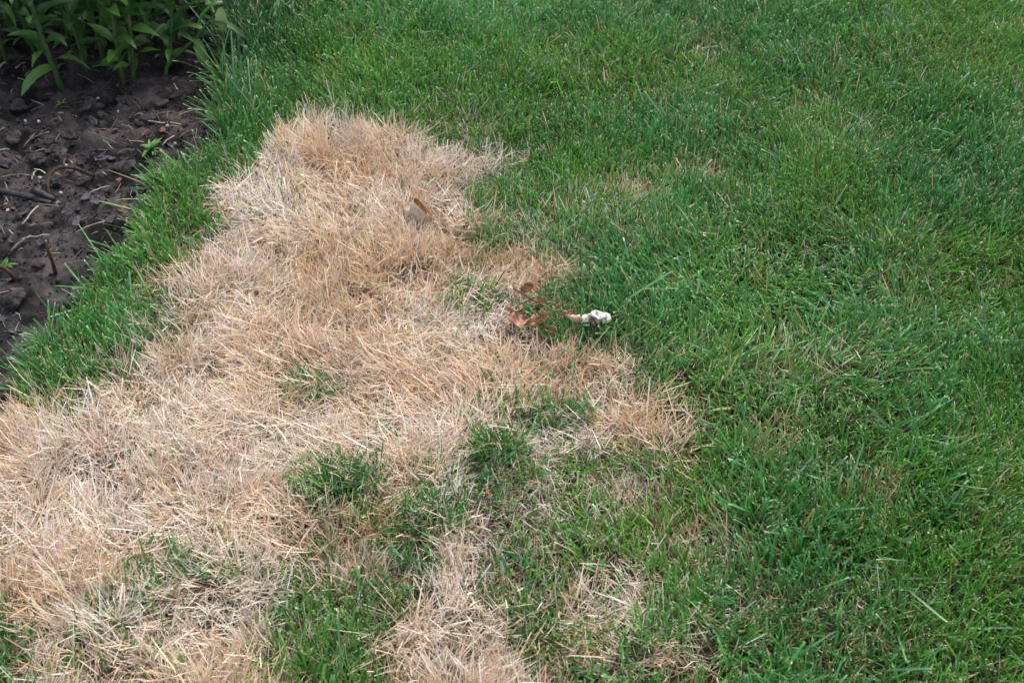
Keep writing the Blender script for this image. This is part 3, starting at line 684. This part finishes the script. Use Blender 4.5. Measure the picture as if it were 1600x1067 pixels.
for i, (px, py) in enumerate([(190, 330), (193, 345), (200, 352), (196, 322), (255, 206), (226, 211), (180, 206), (76, 241), (52, 217), (124, 346), (22, 328), (185, 284)]):
    c = on_ground(px, py); s_ = rc.uniform(.006, .010); o = link('bark_chip', rc.choice(CHR)); o.location = c+np.array([0, 0, .004]); o.scale = (s_, s_, s_); o.rotation_euler = (rc.uniform(-.6, .6), rc.uniform(-.6, .6), rc.uniform(0, 6))
    tag(o, 'small reddish brown bark chip lying on the soil', 'bark chip', 'reddish chips on the bed')
# fine crumbs and dry scraps: uncountable
def crumbs():
    n = 15000; P = np.c_[rng.uniform(-1.7, -.5, n), rng.uniform(1.2, 2.8, n)]; s = sdist(P, BED); P = P[(s > .0)]; s = s[s > .0]; n = len(P)
    z = gz(P[:, 0], P[:, 1], s); r = np.minimum(.0012+rng.exponential(.0013, n), .006)
    oc = np.array([[1, 0, 0], [-1, 0, 0], [0, 1, 0], [0, -1, 0], [0, 0, 1], [0, 0, -1]], float)
    V = oc[None]*(r[:, None, None]*rng.uniform(.6, 1.4, (n, 6, 1))); a = rng.uniform(0, 6, n)
    ca, sa = np.cos(a)[:, None], np.sin(a)[:, None]; V = np.stack([V[..., 0]*ca-V[..., 1]*sa, V[..., 0]*sa+V[..., 1]*ca, V[..., 2]], -1)
    V += np.c_[P, z+r*.3][:, None, :]
    f = np.array([[0, 2, 4], [2, 1, 4], [1, 3, 4], [3, 0, 4], [2, 0, 5], [1, 2, 5], [3, 1, 5], [0, 3, 5]])
    F = (np.arange(n)[:, None, None]*6+f).reshape(-1, 3)
    tag(link('soil_crumbs', np_mesh('soil_crumbs', V, F, smooth=True), M_CLOD), 'fine loose soil crumbs scattered over the bed', 'soil crumbs', kind='stuff')
    n = 1500; P = np.c_[rng.uniform(-1.7, -.5, n), rng.uniform(1.2, 2.8, n)]; s = sdist(P, BED); P = P[s > .005]; s = s[s > .005]; n = len(P)
    z = gz(P[:, 0], P[:, 1], s); c = jit([.16, .125, .095], n, .6)
    V, F, C = blades(np.c_[P, z+.004], rng.uniform(.008, .035, n), rng.uniform(.0008, .002, n), rng.uniform(-3.2, 3.2, n), rng.normal(.1, .2, n), rng.normal(.2, .2, n), rng.normal(0, .5, n), rng.uniform(-.5, .5, n), c, c, c, rng.random(n) < .5)
    tag(link('straw_litter', np_mesh('straw_litter', V, F, C), M_STRAW), 'thin dry grass clippings strewn over the soil bed', 'litter', kind='stuff')
crumbs()
# small weeds
def sprout(px, py, n, h, label, col):
    c = on_ground(px, py); root = empty('sprout', c); tag(root, label, 'sprout', 'green sprouts in the soil'); r = random.Random(px)
    for k in range(n):
        o = link('leaf', SPR, None, root); ln = h*r.uniform(.6, 1.1); a = k*2.4
        o.matrix_local = Matrix.Translation((r.uniform(-.004, .004), r.uniform(-.004, .004), 0)) @ Matrix.Rotation(a, 4, 'Z') @ Matrix.Rotation(r.uniform(.3, 1.2), 4, 'X') @ Matrix.Diagonal((ln, ln, ln, 1))
M_SPR = simple_mat('sprout_leaf', (.045, .14, .018), (.085, .20, .03), 60, .5, .4)
SPR = leaf_data('leaf', .9, .5, 4, .13); SPR.materials.append(M_SPR)
sprout(238, 236, 16, .030, 'small bright green feathery sprout in the bare soil', None)
sprout(96, 163, 6, .018, 'tiny green sprout in front of the thickest plant stem', None)
sprout(8, 420, 8, .030, 'dull green weed at the left edge by the rusty leaning stalk', None)
